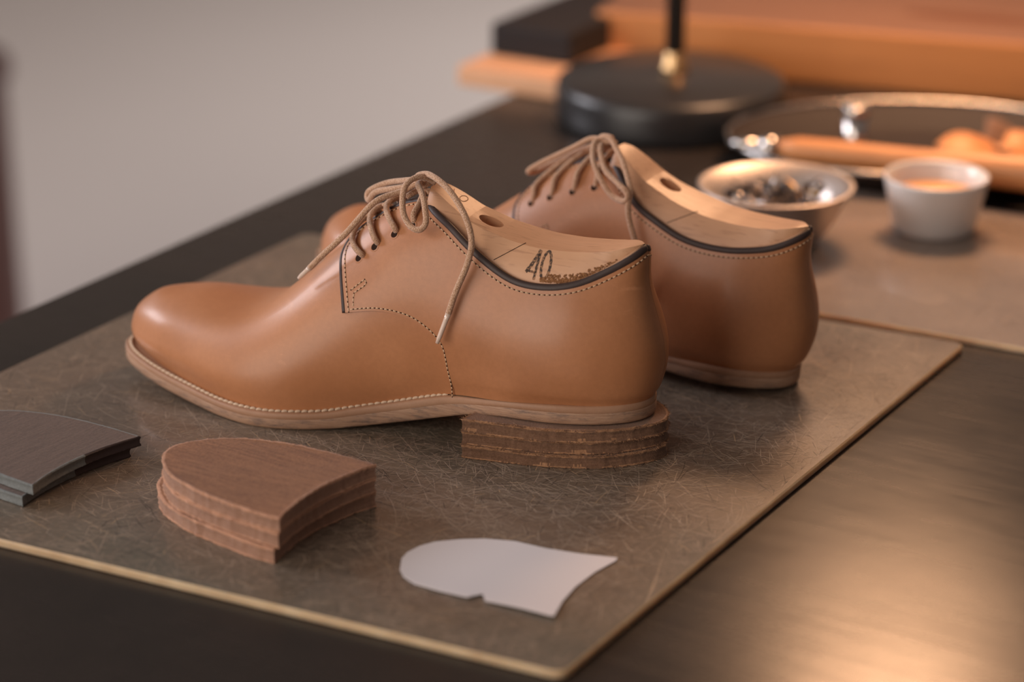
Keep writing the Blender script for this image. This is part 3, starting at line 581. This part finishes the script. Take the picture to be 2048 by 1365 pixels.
# ------------------------------------------------------------------ wooden lasts inside the shoes
TE = ([-2, 8, 11, 18, 28, 40, 55, 69, 81, 91, 101, 109, 113], [104, 104.5, 104, 102, 100.5, 99.5, 99.5, 101.5, 104.3, 107.8, 114, 118.5, 120])
TW = ([6, 9, 13, 20, 30, 45, 58, 69, 91, 101, 109, 113], [0, 4, 7, 9.5, 11, 12, 12.5, 12.5, 11, 9.2, 7, 4.5])
def make_last(label, shoe, X, my, digits):
    root = empty('shoe_last', label, 'shoe last', shoe.location, shoe.rotation_euler.z, 'wooden lasts inside the shoes')
    xs = np.concatenate([np.linspace(6, 12, 6), np.linspace(14, 76, 32), np.linspace(77, 90, 14), np.linspace(91.5, 113, 14)])
    wz = np.interp(xs, *TW); zz = np.array([np.interp(xs + d, *TE) for d in (-3, 0, 3)]).mean(0)
    sx_ = xs.copy()
    mb = MB()
    # map x -> station on the form near the topline
    sg = np.linspace(0, .47, 400); xg = ev(sg, np.full(400, .36))[:, 0]; sl = np.interp(xs, xg, sg, left=0)
    sl[xs <= xg[0]] = 0
    sides = []
    for sd in (1, -1):
        rows = []
        for tt_ in (.20, .30, .345): 
            q = onsurf(sl, np.full(len(xs), tt_), -1.3, sd); rows.append(q)
        e = np.stack([xs, sd * wz, zz], 1)
        for f in (.35, .7, .93): rows.append(rows[2] * (1 - f) + e * f + np.stack([0 * xs, sd * np.full(len(xs), .9 * math.sin(f * math.pi)), 0 * xs], 1))
        rows.append(e); G = np.stack(rows, 1); sides.append(G); mb.grid(X(G))
    # hole position on top
    hx, hr = 83.2, 5.2
    edgeL = sides[0][:, -1]; edgeR = sides[1][:, -1]
    i0 = np.searchsorted(xs, 76.5); i1 = np.searchsorted(xs, 90.2)
    def zt_(x, y, w): return float(np.mean([np.interp(x + d, *TE) for d in (-3, 0, 3)])) + .35 * (1 - (y / max(w, .1)) ** 2)
    for rng in ((0, i0), (i1, len(xs) - 1)):
        G = []
        for i in range(rng[0], rng[1] + 1):
            G.append([(xs[i], wz[i] * f, zt_(xs[i], wz[i] * f, wz[i])) for f in np.linspace(1, -1, 9)])
        mb.grid(X(G))
    outer = [(xs[i], wz[i]) for i in range(i0, i1 + 1)] + [(xs[i1], wz[i1] * f) for f in np.linspace(1, -1, 9)[1:-1]] + [(xs[i], -wz[i]) for i in range(i1, i0 - 1, -1)] + [(xs[i0], wz[i0] * f) for f in np.linspace(-1, 1, 9)[1:-1]]
    circ = [(hx + hr * 1.15 * math.cos(a_), 1.2 + hr * .92 * math.sin(a_)) for a_ in np.linspace(0, 2 * math.pi, 28, endpoint=False)]
    tri = geometry.tessellate_polygon([[Vector((x, y, 0)) for x, y in outer], [Vector((x, y, 0)) for x, y in circ]])
    allp = outer + circ; mb.add(X([(x, y, zt_(x, y, 12)) for x, y in allp]), [tuple(f) for f in tri])
    G = [[(x, y, zt_(x, y, 12) - d) for d in (0, .4, 6, 12)] for x, y in circ + circ[:1]]; mb.grid(X(G)); mb.add(X([g[-1] for g in G[:-1]]), [tuple(range(28))])
    # front end cap
    fr_ = np.vstack([sides[0][-1], sides[1][-1][::-1]]); mb.add(X(fr_), [tuple(range(len(fr_)))])
    mb.build('last_body', M['beech'], root, merge=2e-6, sharp=32)
    def side_pt(x, z, off=.12, sd=1):
        i = np.searchsorted(xs, x); i = min(max(i, 1), len(xs) - 1); f = (x - xs[i - 1]) / (xs[i] - xs[i - 1])
        col = sides[0 if sd > 0 else 1][i - 1] * (1 - f) + sides[0 if sd > 0 else 1][i] * f
        zc = col[2:, 2]; y = np.interp(z, zc, col[2:, 1]); xx = np.interp(z, zc, col[2:, 0]); return np.array([xx, y + sd * off, z])
    sd = 1 if digits else -1
    cut = MB(); P = [side_pt(74 - 13.5 * f, 93 + 8.3 * f, 0, sd) for f in np.linspace(0, 1, 10)]; cut.tube(X(P), .00018, 6)
    cut.build('hinge_cut', M['hole'], root)
    if digits:
        ink = MB()
        def stroke(pts, w_):
            pts = resample(pts, step=.7); T = np.gradient(pts, axis=0); T /= np.linalg.norm(T, axis=1, keepdims=True); Nn = np.stack([-T[:, 1], T[:, 0]], 1)
            ww = w_ * (1 + .18 * np.sin(np.arange(len(pts)) * 2.1))[:, None]
            G = np.stack([[side_pt(*(p + n_ * v), .06) for p, n_ in zip(pts, Nn * ww)] for v in (-1, 0, 1)], 1); ink.grid(X(G))
            G2 = np.stack([[side_pt(*(p + n_ * v), -.2) for p, n_ in zip(pts, Nn * ww)] for v in (-1, 1)], 1)
        # the number reads left to right as x falls
        stroke([(52.6, 99.0), (53.4, 97), (55.8, 92.2), (57.6, 89.6)], .8); stroke([(57.4, 90.4), (55.2, 90.0), (52.6, 89.7)], .5); stroke([(52.5, 98.8), (52.8, 94), (53.2, 86.6)], .6)
        stroke([(48.6 + 2.1 * math.cos(a_), 93.1 + 5.7 * math.sin(a_)) for a_ in np.linspace(0, 2 * math.pi, 30)], .62)
        o = ink.build('size_stamp', M['ink'], root); o['label'] = 'worn dark ink number 40'
        ink = MB()   # engraved numerals on the top face, beside the front end
        for cx_, pts in ((104.5, None), (99.5, 1)):
            if pts is None: pl_ = [(cx_ + .9, -5), (cx_ - .3, -2.2), (cx_ + 1.2, 1.5)]
            else: pl_ = [(cx_ + 1.5 * math.cos(a_), -3.2 + 3.4 * math.sin(a_)) for a_ in np.linspace(0, 2 * math.pi, 20)]
            ink.tube(X([(x, y, zt_(x, y, 9.5) + .02) for x, y in pl_]), .00022, 6)
        ink.build('engraved_numeral', M['tongue'], root)
        crumbs = MB(); rr = random.Random(5)
        for i in range(420):
            f = rr.random(); x = 50 - 34 * f; zb_ = np.interp(x, [14, 22, 30, 40, 50], [95.5, 92.0, 88.5, 86.3, 85.8]) + rr.random() ** 2 * 3.2 * (1 if f > .08 else .5)
            if rr.random() < .12 and .4 < f < .55: continue
            p = side_pt(x, zb_ + .6, .1); r_ = rr.uniform(.3, .75)
            V = []; 
            for a_ in range(5):
                for b_2 in range(6): V.append(p + r_ * np.array([math.cos(b_2 * 1.047) * math.sin((a_ + .5) * .628), .5 * math.cos((a_ + .5) * .628), math.sin(b_2 * 1.047) * math.sin((a_ + .5) * .628)]) * rr.uniform(.7, 1.2))
            F = [(a_ * 6 + b_2, a_ * 6 + (b_2 + 1) % 6, (a_ + 1) * 6 + (b_2 + 1) % 6, (a_ + 1) * 6 + b_2) for a_ in range(4) for b_2 in range(6)]
            crumbs.add(X(V), F)
        o = crumbs.build('cork_residue', M['cork'], root, smooth=False); o['kind'] = 'stuff'
    return root
make_last('beech shoe last stamped 40 inside the front shoe', shoe1, X1, 1, True)
make_last('plain beech shoe last inside the rear shoe', shoe2, X2, -1, False)
# ------------------------------------------------------------------ heel lifts
DSH = [(0, 35), (10, 35), (22, 34.6), (38, 33.4), (52, 31), (64, 27.2), (74, 22), (82, 15.5), (88, 8), (90, 0)]
def d_outline(n, rr, amp):
    P = DSH + [(a, -b) for a, b in DSH[::-1][1:]] ; side_ = spline(np.array(P, float), n)
    br = np.array([[5.2 * (1 - (v / 35) ** 2), v] for v in np.linspace(-35, 35, n // 3)[1:-1]])
    Q = np.vstack([side_, br]); ph = [rr.uniform(0, 6.28) for _ in range(8)]; k = np.arange(len(Q)) / len(Q) * 6.2832
    d = sum(amp * math.cos(0) * np.sin(k * f + p) / (1 + i * .5) for i, (f, p) in enumerate(zip((5, 9, 14, 23, 31, 41, 53, 61), ph)))
    c = np.array([[42, 0]]); r_ = Q - c; return Q + r_ / np.linalg.norm(r_, axis=1, keepdims=True) * d[:, None]
def make_lift(label, org, ax, z0, th, mats, seed, group, amp=.28, fuzz=260, name='heel_lift', tilt=0, sc=1.0, wave=.3, dark=False, patchy=True):
    """org: middle of the concave edge (mm, world), ax: unit vector towards the round end"""
    rr = random.Random(seed); NS = 330; P = d_outline(NS, rr, amp) * sc; n = len(P); ax = np.array(ax) / np.linalg.norm(ax)
    ly = np.array([-ax[1], ax[0]])
    c = np.array([42 * sc, 0]); V = []; F = []; I = []
    def Wp(u, v, z): return (u / 1000, v / 1000, z / 1000)
    prof = [(-3, 0), (-.4, 0), (.25, .35), (.1, 1.0), (-.35, th * .35), (-.35, th * .65), (.1, th - 1.0), (.3, th - .35), (-.3, th + .1), (-1.2, th), (-4, th)]
    mids = [2, 1, 1, 0, 0, 0, 1, 1, 1, 2]
    ph = rr.uniform(0, 6); rad = P - c; rl = np.linalg.norm(rad, axis=1, keepdims=True); rad = rad / rl
    rings = []
    for k, (o_, z) in enumerate(prof):
        nz = np.array([rr.gauss(0, amp * (.8 if mids[min(k, 9)] == 1 else .25)) for _ in range(n)]); nz = (nz + np.roll(nz, 1) + .5 * np.roll(nz, 2)) / 1.5; ang = np.arange(n) / n * 6.2832
        zz = z + (wave * np.sin(ang * 3 + ph + k * .3) * (1 if 1 < k < 9 else .3)) * (z > 0) * .6 + np.array([rr.gauss(0, .07 if 0 < k < 9 else 0) for _ in range(n)])
        Q = P + rad * (o_ + nz)[:, None]; rings.append(np.c_[Q, np.maximum(zz, 0 if k < 3 else .2)])
    for r_ in rings: V += [Wp(*p) for p in r_]
    for k in range(len(prof) - 1):
        for i in range(n):
            F.append((k * n + i, k * n + (i + 1) % n, (k + 1) * n + (i + 1) % n, (k + 1) * n + i))
            m_ = mids[k]
            if patchy and k in (2, 7) and math.sin(i * .11 + ph * (1 + k)) + .7 * math.sin(i * .37 + k) + rr.gauss(0, .3) < -.35: m_ = 0
            if patchy and k in (3,) and math.sin(i * .06 + ph * k) + .6 * math.sin(i * .23 + k) + rr.gauss(0, .15) > 1.25: m_ = 1
            if dark and i > NS - 3 and i < NS + 48 and m_ < 2: m_ = 3
            I.append(m_)
    # faces: inner top and bottom grids by scaling
    for base_, sgn in ((0, -1), (len(prof) - 1, 1)):
        prev = list(range(base_ * n, base_ * n + n)); src = rings[base_]
        for f in (.75, .5, .25):
            st = len(V); V += [Wp(*(c + (p[:2] - c) * f), p[2]) for p in src]
            F += [(prev[i], prev[(i + 1) % n], st + (i + 1) % n, st + i) for i in range(n)]; I += [2] * n; prev = list(range(st, st + n))
        F.append(tuple(prev)); I.append(2)
    # loose fibres on the burrs
    for _ in range(fuzz):
        i = rr.randrange(n); k = rr.choice([1, 2, 7, 8, 8]); p = rings[k][i]; d = np.array([rad[i][0] + rr.gauss(0, .8), rad[i][1] + rr.gauss(0, .8), rr.gauss(0, .7)]); d /= np.linalg.norm(d); l_ = rr.uniform(.5, 1.9)
        q = p + d * l_; 
        if q[2] < 0: q[2] = .1
        w_ = np.cross(d, [0, 0, 1.]); w_ = w_ / (np.linalg.norm(w_) + 1e-6) * .07; st = len(V); m1 = p + d * l_ * .5 + np.array([0, 0, rr.gauss(0, .15)])
        V += [Wp(*(p - w_)), Wp(*(p + w_)), Wp(*(p + [0, 0, .12])), Wp(*(m1 - w_ * .8)), Wp(*(m1 + w_ * .8)), Wp(*(m1 + [0, 0, .1])), Wp(*q)]
        F += [(st, st + 1, st + 4, st + 3), (st + 1, st + 2, st + 5, st + 4), (st + 2, st, st + 3, st + 5), (st + 3, st + 4, st + 6), (st + 4, st + 5, st + 6), (st + 5, st + 3, st + 6)]; I += [1] * 6
    o = make_obj(name, V, F, mats, mids=I, recalc=True, sharp=60)
    o.location = (org[0] / 1000, org[1] / 1000, z0 / 1000); o.rotation_euler = (0, tilt, math.atan2(ax[1], ax[0]))
    return tag(o, label, 'heel lift', group)
s1o = np.array([66.8, -151.8]); a2 = np.array([-.9135, .4067]); l2 = np.array([-.4067, -.9135])
def s1w(x, y): return s1o + a2 * x + l2 * y
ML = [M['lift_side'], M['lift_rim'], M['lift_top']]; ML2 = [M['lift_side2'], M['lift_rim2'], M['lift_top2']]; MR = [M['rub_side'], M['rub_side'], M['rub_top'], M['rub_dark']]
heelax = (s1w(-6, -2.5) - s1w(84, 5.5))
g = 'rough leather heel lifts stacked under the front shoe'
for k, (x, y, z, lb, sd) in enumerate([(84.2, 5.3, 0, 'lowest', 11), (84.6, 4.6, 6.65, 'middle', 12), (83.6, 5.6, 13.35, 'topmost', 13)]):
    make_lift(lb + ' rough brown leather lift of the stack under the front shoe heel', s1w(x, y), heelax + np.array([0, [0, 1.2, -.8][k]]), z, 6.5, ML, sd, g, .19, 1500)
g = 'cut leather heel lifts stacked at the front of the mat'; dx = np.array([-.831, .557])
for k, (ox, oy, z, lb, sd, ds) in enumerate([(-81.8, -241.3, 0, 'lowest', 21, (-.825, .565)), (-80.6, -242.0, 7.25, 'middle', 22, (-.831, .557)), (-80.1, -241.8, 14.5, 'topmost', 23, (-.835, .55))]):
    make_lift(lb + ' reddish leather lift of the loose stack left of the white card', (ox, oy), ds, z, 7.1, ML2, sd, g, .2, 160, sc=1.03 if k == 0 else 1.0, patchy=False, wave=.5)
g = 'dark rubber heel pieces at the left edge'
for k, (ox, oy, z, lb, sd) in enumerate([(-200.5, -183.5, 0, 'lower', 31), (-195.7, -182.2, 5.15, 'upper', 32)]):
    make_lift(lb + ' dark rubber heel piece with grey edge at the left side of the mat', (ox, oy), (-.81, .585), z, 5.0, MR, sd, g, .05, 0, 'rubber_heel_piece', wave=.1, dark=True, patchy=False)
# ------------------------------------------------------------------ white card template
TP = [(-47.9, -277.4), (-47.7, -266.5), (-45.4, -260.1), (-40.1, -253.5), (-33.7, -249.4), (-22.8, -246.9), (-11.9, -246.3), (1.3, -248.9), (14.4, -256.0), (29.5, -261.6), (45.6, -265.6), (44.8, -268.5), (35.4, -279.8), (26.6, -294.2), (21.0, -308.3), (17.3, -322.9), (15.6, -322.4), (3.3, -315.1), (-11.2, -308.3), (-12.2, -301.3), (-16.5, -303.6), (-18.6, -305.0), (-30.2, -298.9), (-41.0, -291.8), (-45.9, -284.7)]
P = resample(np.array(TP), step=.7, closed=True); cen = P.mean(0); mb = MB(); V = []; F = []
n = len(P)
def cz(x, y, top): return (.25 + 1.6 * max(0, (-(x + 10) * .25 - (y + 285)) / 40) ** 1.5 + (.3 if top else 0)) / 1000
for top in (0, 1):
    for f in (1, .8, .6, .4, .2):
        for p in P: q = cen + (p - cen) * f; V.append((q[0] / 1000, q[1] / 1000, cz(q[0], q[1], top)))
for top in (0, 1):
    b0_ = top * 5 * n
    for k in range(4): F += [(b0_ + k * n + i, b0_ + k * n + (i + 1) % n, b0_ + (k + 1) * n + (i + 1) % n, b0_ + (k + 1) * n + i) for i in range(n)]
    F.append(tuple(range(b0_ + 4 * n, b0_ + 5 * n)))
F += [(i, (i + 1) % n, 5 * n + (i + 1) % n, 5 * n + i) for i in range(n)]
tag(make_obj('card_template', V, F, M['paper'], sharp=50), 'white card heel template with a small notch, lying at the mat front', 'template')
# ------------------------------------------------------------------ things behind the shoes
ZT_ = -.004
# white cup with amber wax
cup = empty('ceramic_cup', 'small white ceramic cup standing right of the steel bowl', 'cup', (.2525, .190, -.0005))
mb = MB(); mb.lathe([(.0, 0), (.0225, 0), (.024, .0012), (.0255, .006), (.0305, .030), (.0313, .0335), (.0305, .0345), (.0288, .0335), (.0275, .028), (.023, .010), (.020, .0065), (.0, .006)], 64, cap0=False, cap1=False); mb.build('cup_body', M['ceramic'], cup, merge=1e-6)
mb = MB(); mb.lathe([(.0, -.002), (.0255, -.002), (.0262, .001), (.020, .0016), (.0, .001)], 48, cap0=False, cap1=False)
o = mb.build('wax', M['wax'], merge=1e-6); o.location = (.2525, .190, .0215); tag(o, 'orange amber wax filling the white cup', 'wax')
# steel bowl with tacks
bc = (.155, .168, ZT_ + .0035)
bowl = empty('steel_bowl', 'shallow steel bowl of tacks behind the rear shoe', 'bowl', bc)
mb = MB(); mb.lathe([(.0, 0), (.024, 0), (.026, .002), (.036, .016), (.0435, .033), (.0462, .0345), (.0462, .0355), (.0430, .0355), (.0352, .018), (.0255, .004), (.0, .0032)], 64, cap0=False, cap1=False); mb.build('bowl_body', M['bowlmetal'], bowl, merge=1e-6)
mb = MB(); mb.lathe([(0, 0), (.0032, .0002), (.0034, .0007), (.0028, .0014), (.0012, .0018), (.0009, .010), (.0001, .0145)], 10, cap0=False, cap1=False)
protos = []
rr = random.Random(9)
mesh_v = None
for k in range(120):
    rad = math.sqrt(rr.random()) * .028; an = rr.uniform(0, 6.28); z = bc[2] + .012 + rr.random() * .014 + (rad / .028) ** 2 * .006
    mi = rr.choice([0, 0, 0, 1, 2]); mm = [M['darksteel'], M['steel'], M['brass']][mi]
    if len(protos) < 3:
        for q in (M['darksteel'], M['steel'], M['brass']):
            o = mb.build('tack', q); protos.append(o)
        o = protos[0]; used = {0}
        src = 0
    src = mi
    if mi not in used: used.add(mi); o = protos[mi]
    elif k == 0: o = protos[0] if mi == 0 else protos[mi]
    else: o = protos[mi].copy(); COL.objects.link(o)
    o.location = (bc[0] + rad * math.cos(an), bc[1] + rad * math.sin(an), z); o.rotation_euler = (rr.uniform(0, 3.1), rr.uniform(-1.2, 1.2), rr.uniform(0, 6.28))
    tag(o, ['dark iron tack in the steel bowl', 'bright steel tack in the steel bowl', 'brass tack in the steel bowl'][mi], 'tack', ['dark tacks in the bowl', 'bright tacks in the bowl', 'brass tacks in the bowl'][mi])
# oval tray, its wooden handle stick, scraps and a small metal jar
tr = empty('metal_tray', 'dark oval metal tray with shiny rim behind bowl and cup', 'tray', (.267, .337, ZT_), R(-3))
mb = MB(); mb.lathe([(0, .0), (.100, 0), (.112, .004), (.124, .017), (.127, .0185), (.1275, .0172), (.121, .0165), (.108, .0055), (.098, .002), (0, .0018)], 72, sx=1, sy=.70, cap0=False, cap1=False); mb.build('tray_body', M['trayblack'], tr, merge=1e-6)
P = [(.1265 * math.cos(a_), .70 * .1265 * math.sin(a_), .0185) for a_ in np.linspace(0, 2 * math.pi, 90, endpoint=False)]; mb = MB(); mb.tube(P, .0016, 8, closed=True); mb.build('rim', M['steel'], tr)
tool = empty('wooden_tool_handle', 'orange wooden tool handle lying across the front of the tray', 'tool', (0, 0, 0))
h0 = np.array([.170, .300, .018]); h1 = np.array([.345, .222, .021])
q = np.linspace(0, 1, 16); P = h0[None] * (1 - q[:, None]) + h1[None] * q[:, None]; mb = MB(); mb.tube(P, np.interp(q, [0, .05, .2, .45, .7, 1], [.005, .008, .0085, .0085, .0105, .012]), 16); mb.build('handle', M['handlewood'], tool)
dd_ = (h0 - h1) / np.linalg.norm(h0 - h1); mb = MB(); mb.tube([h0, h0 + dd_ * .012], .0072, 14); mb.build('ferrule', M['steel'], tool)
mb = MB(); mb.tube([h0 + dd_ * .012, h0 + dd_ * .026, h0 + dd_ * .034], [.0045, .0035, .0008], 10); mb.build('blade', M['steel'], tool)
jar = empty('metal_jar', 'slim grey metal jar standing upright in the tray', 'jar', (.2255, .352, ZT_ + .0025))
mb = MB(); mb.lathe([(0, 0), (.0078, 0), (.0082, .001), (.0082, .026), (.0, .027)], 28, cap0=False, cap1=False); mb.build('jar_body', M['steel'], jar, merge=1e-6)
mb = MB(); mb.lathe([(.0087, .0262), (.0089, .027), (.0089, .0325), (.008, .0335), (.0, .0335)], 28, cap1=False); mb.build('lid', M['steel'], jar, merge=1e-6)
for k, (x, y, z, sx_, sy_, h_, rz_, lb) in enumerate([(.312, .312, .0, .052, .034, .010, .2, 'thick orange leather offcut in the tray beside the tool handle'), (.338, .282, .009, .048, .03, .008, -.5, 'curled orange leather offcut topping the pile right of the tray'),
                                                (.318, .345, .001, .04, .03, .006, .9, 'dark-brown mottled leather offcut at the back of the tray')]):
    G = []; rs = random.Random(k)
    for i in range(13):
        rw = []
        for j in range(9):
            u_ = (i / 12 - .5) * sx_ * 1.3; v_ = (j / 8 - .5) * sy_ * 1.3; rw.append((u_, v_ * (1 + .2 * math.sin(i * .6)), h_ + .006 * math.sin(i * .5 + k) + .003 * math.cos(j * .9)))
        G.append(rw)
    G = np.array(G); G2 = G.copy(); G2[..., 2] -= .003; mb = MB(); mb.grid(G); mb.grid(G2); mb.grid(np.stack([G[0], G2[0]])); mb.grid(np.stack([G[-1], G2[-1]])); mb.grid(np.stack([G[:, 0], G2[:, 0]])); mb.grid(np.stack([G[:, -1], G2[:, -1]]))
    o = mb.build('leather_offcut', M['handlewood'] if k < 2 else M['lift_side'], merge=1e-6); o.location = (x, y, z + .001); o.rotation_euler = (0, 0, rz_); tag(o, lb, 'leather scrap', 'leather offcuts in the tray')
# small pale offcut left of the bowl
mb = MB(); mb.prism([(-.010, -.006), (.008, -.007), (.011, .003), (-.004, .008)], 0, .006); o = bevel(mb.build('leather_offcut', M['tongue'], smooth=False), .001); o.location = (.112, .118, ZT_ + .0035); tag(o, 'small pale leather offcut in front of the steel bowl', 'leather scrap')
# lamp
LC = np.array([.110, .449])
lamp = empty('desk_lamp', 'black desk lamp with thick round base and brass collar', 'lamp', (LC[0], LC[1], ZT_))
mb = MB(); mb.lathe([(0, 0), (.077, 0), (.0795, .002), (.0800, .006), (.0800, .022), (.0785, .027), (.074, .0295), (.02, .0305), (0, .0305)], 96, cap0=False, cap1=False); mb.build('base', M['black'], lamp, merge=1e-6, sharp=60)
px_, py_ = .003, .012
mb = MB(); mb.lathe([(.0095, .0300), (.0095, .034), (.0075, .036), (.0075, .043), (.0058, .045)], 28, (px_, py_, 0)); mb.build('collar', M['brass'], lamp)
mb = MB(); mb.tube([(px_, py_, .044), (px_, py_, .47)], .0068, 20); mb.build('pole', M['black'], lamp)
SH_ = np.array([.285 - LC[0], .43 - LC[1], .0]); SH_[2] = .455
mb = MB(); mb.tube(spline([(px_, py_, .455), (px_, py_, .51), (.05, .0, .545), (.12, -.02, .55), (SH_[0], SH_[1], .535)], 30), .005, 12); mb.build('arm', M['black'], lamp)
mb = MB(); mb.lathe([(.095, 0), (.098, .001), (.085, .04), (.05, .07), (.02, .082), (0, .083), (0, .080), (.018, .078), (.047, .067), (.082, .038), (.094, 0)], 48, tuple(SH_), cap0=False, cap1=False); mb.build('lamp_shade', M['shade'], lamp, merge=1e-6)
mb = MB(); mb.lathe([(0, 0), (.018, .004), (.028, .018), (.026, .034), (.014, .052), (.012, .07)], 24, (SH_[0], SH_[1], SH_[2] + .006), cap0=False); mb.build('bulb', M['bulb'], lamp)
l = bpy.data.lights.new('lamp_light', 'AREA'); l.shape = 'DISK'; l.size = .17; l.energy = LAMPW; l.color = (1, .54, .29)
o = bpy.data.objects.new('lamp_light', l); COL.objects.link(o); o.location = (.285, .43, ZT_ + SH_[2] - .004)
# thick orange wood block across the back, dark box and pale board at the bench corner
bx = np.array([.2037, .5387]); bd = np.array([.3625, .4856]) - bx; bd /= np.linalg.norm(bd); ang = math.atan2(bd[1], bd[0])
blk = tag(empty('x', 'x', 'x'), 'thick oiled orange wood slab lying along the back of the bench', 'wood slab'); blk.name = 'wood_slab'
blk.location = (*(bx - bd * .150), ZT_); blk.rotation_euler = (0, 0, ang)
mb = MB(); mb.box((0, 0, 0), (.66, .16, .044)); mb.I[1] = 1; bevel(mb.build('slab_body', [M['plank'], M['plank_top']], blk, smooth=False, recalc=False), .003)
mb = MB(); kk = [(.275 + .055 * math.cos(a_) * (1 + .1 * math.sin(3 * a_)), .062 + .013 * math.sin(a_)) for a_ in np.linspace(0, 2 * math.pi, 30, endpoint=False)]; mb.prism(kk, .0435, .0445)
o = mb.build('knot', mat('dark_knot', (.14, .055, .025), .7), blk, smooth=False); o['label'] = 'dark brown knot in the wood'
o = MB(); o.box((0, 0, 0), (.088, .23, .015)); o = bevel(o.build('wooden_board', M['plank2'], smooth=False), .002); o.location = (-.040, .535, ZT_); o.rotation_euler = (0, 0, R(-30.7)); tag(o, 'pale wooden board overhanging the bench edge under the black box', 'board')
o = MB(); o.box((0, 0, 0), (.068, .17, .024)); o = bevel(o.build('black_box', M['boxblack'], smooth=False), .003); o.location = (-.016, .566, ZT_ + .0152); o.rotation_euler = (0, 0, R(-30.7)); tag(o, 'flat black box on the pale board behind the lamp base', 'box')
# stool standing on the floor beyond the bench
stx = empty('wooden_stool', 'dark red-brown drum-shaped wooden stool standing on the floor at far left', 'stool', (-.768, 1.75, -.754))
mb = MB(); mb.lathe([(0, .425), (.150, .425), (.152, .43), (.157, .433), (.158, .44), (.155, .45), (0, .452)], 48, cap0=False, cap1=False); mb.build('seat', M['redwood'], stx, merge=1e-6)
mb = MB(); mb.lathe([(0, 0), (.145, 0), (.150, .004), (.152, .06), (.150, .415), (.148, .425), (0, .425)], 48, cap0=False, cap1=False); mb.build('drum', M['redwood'], stx, merge=1e-6)
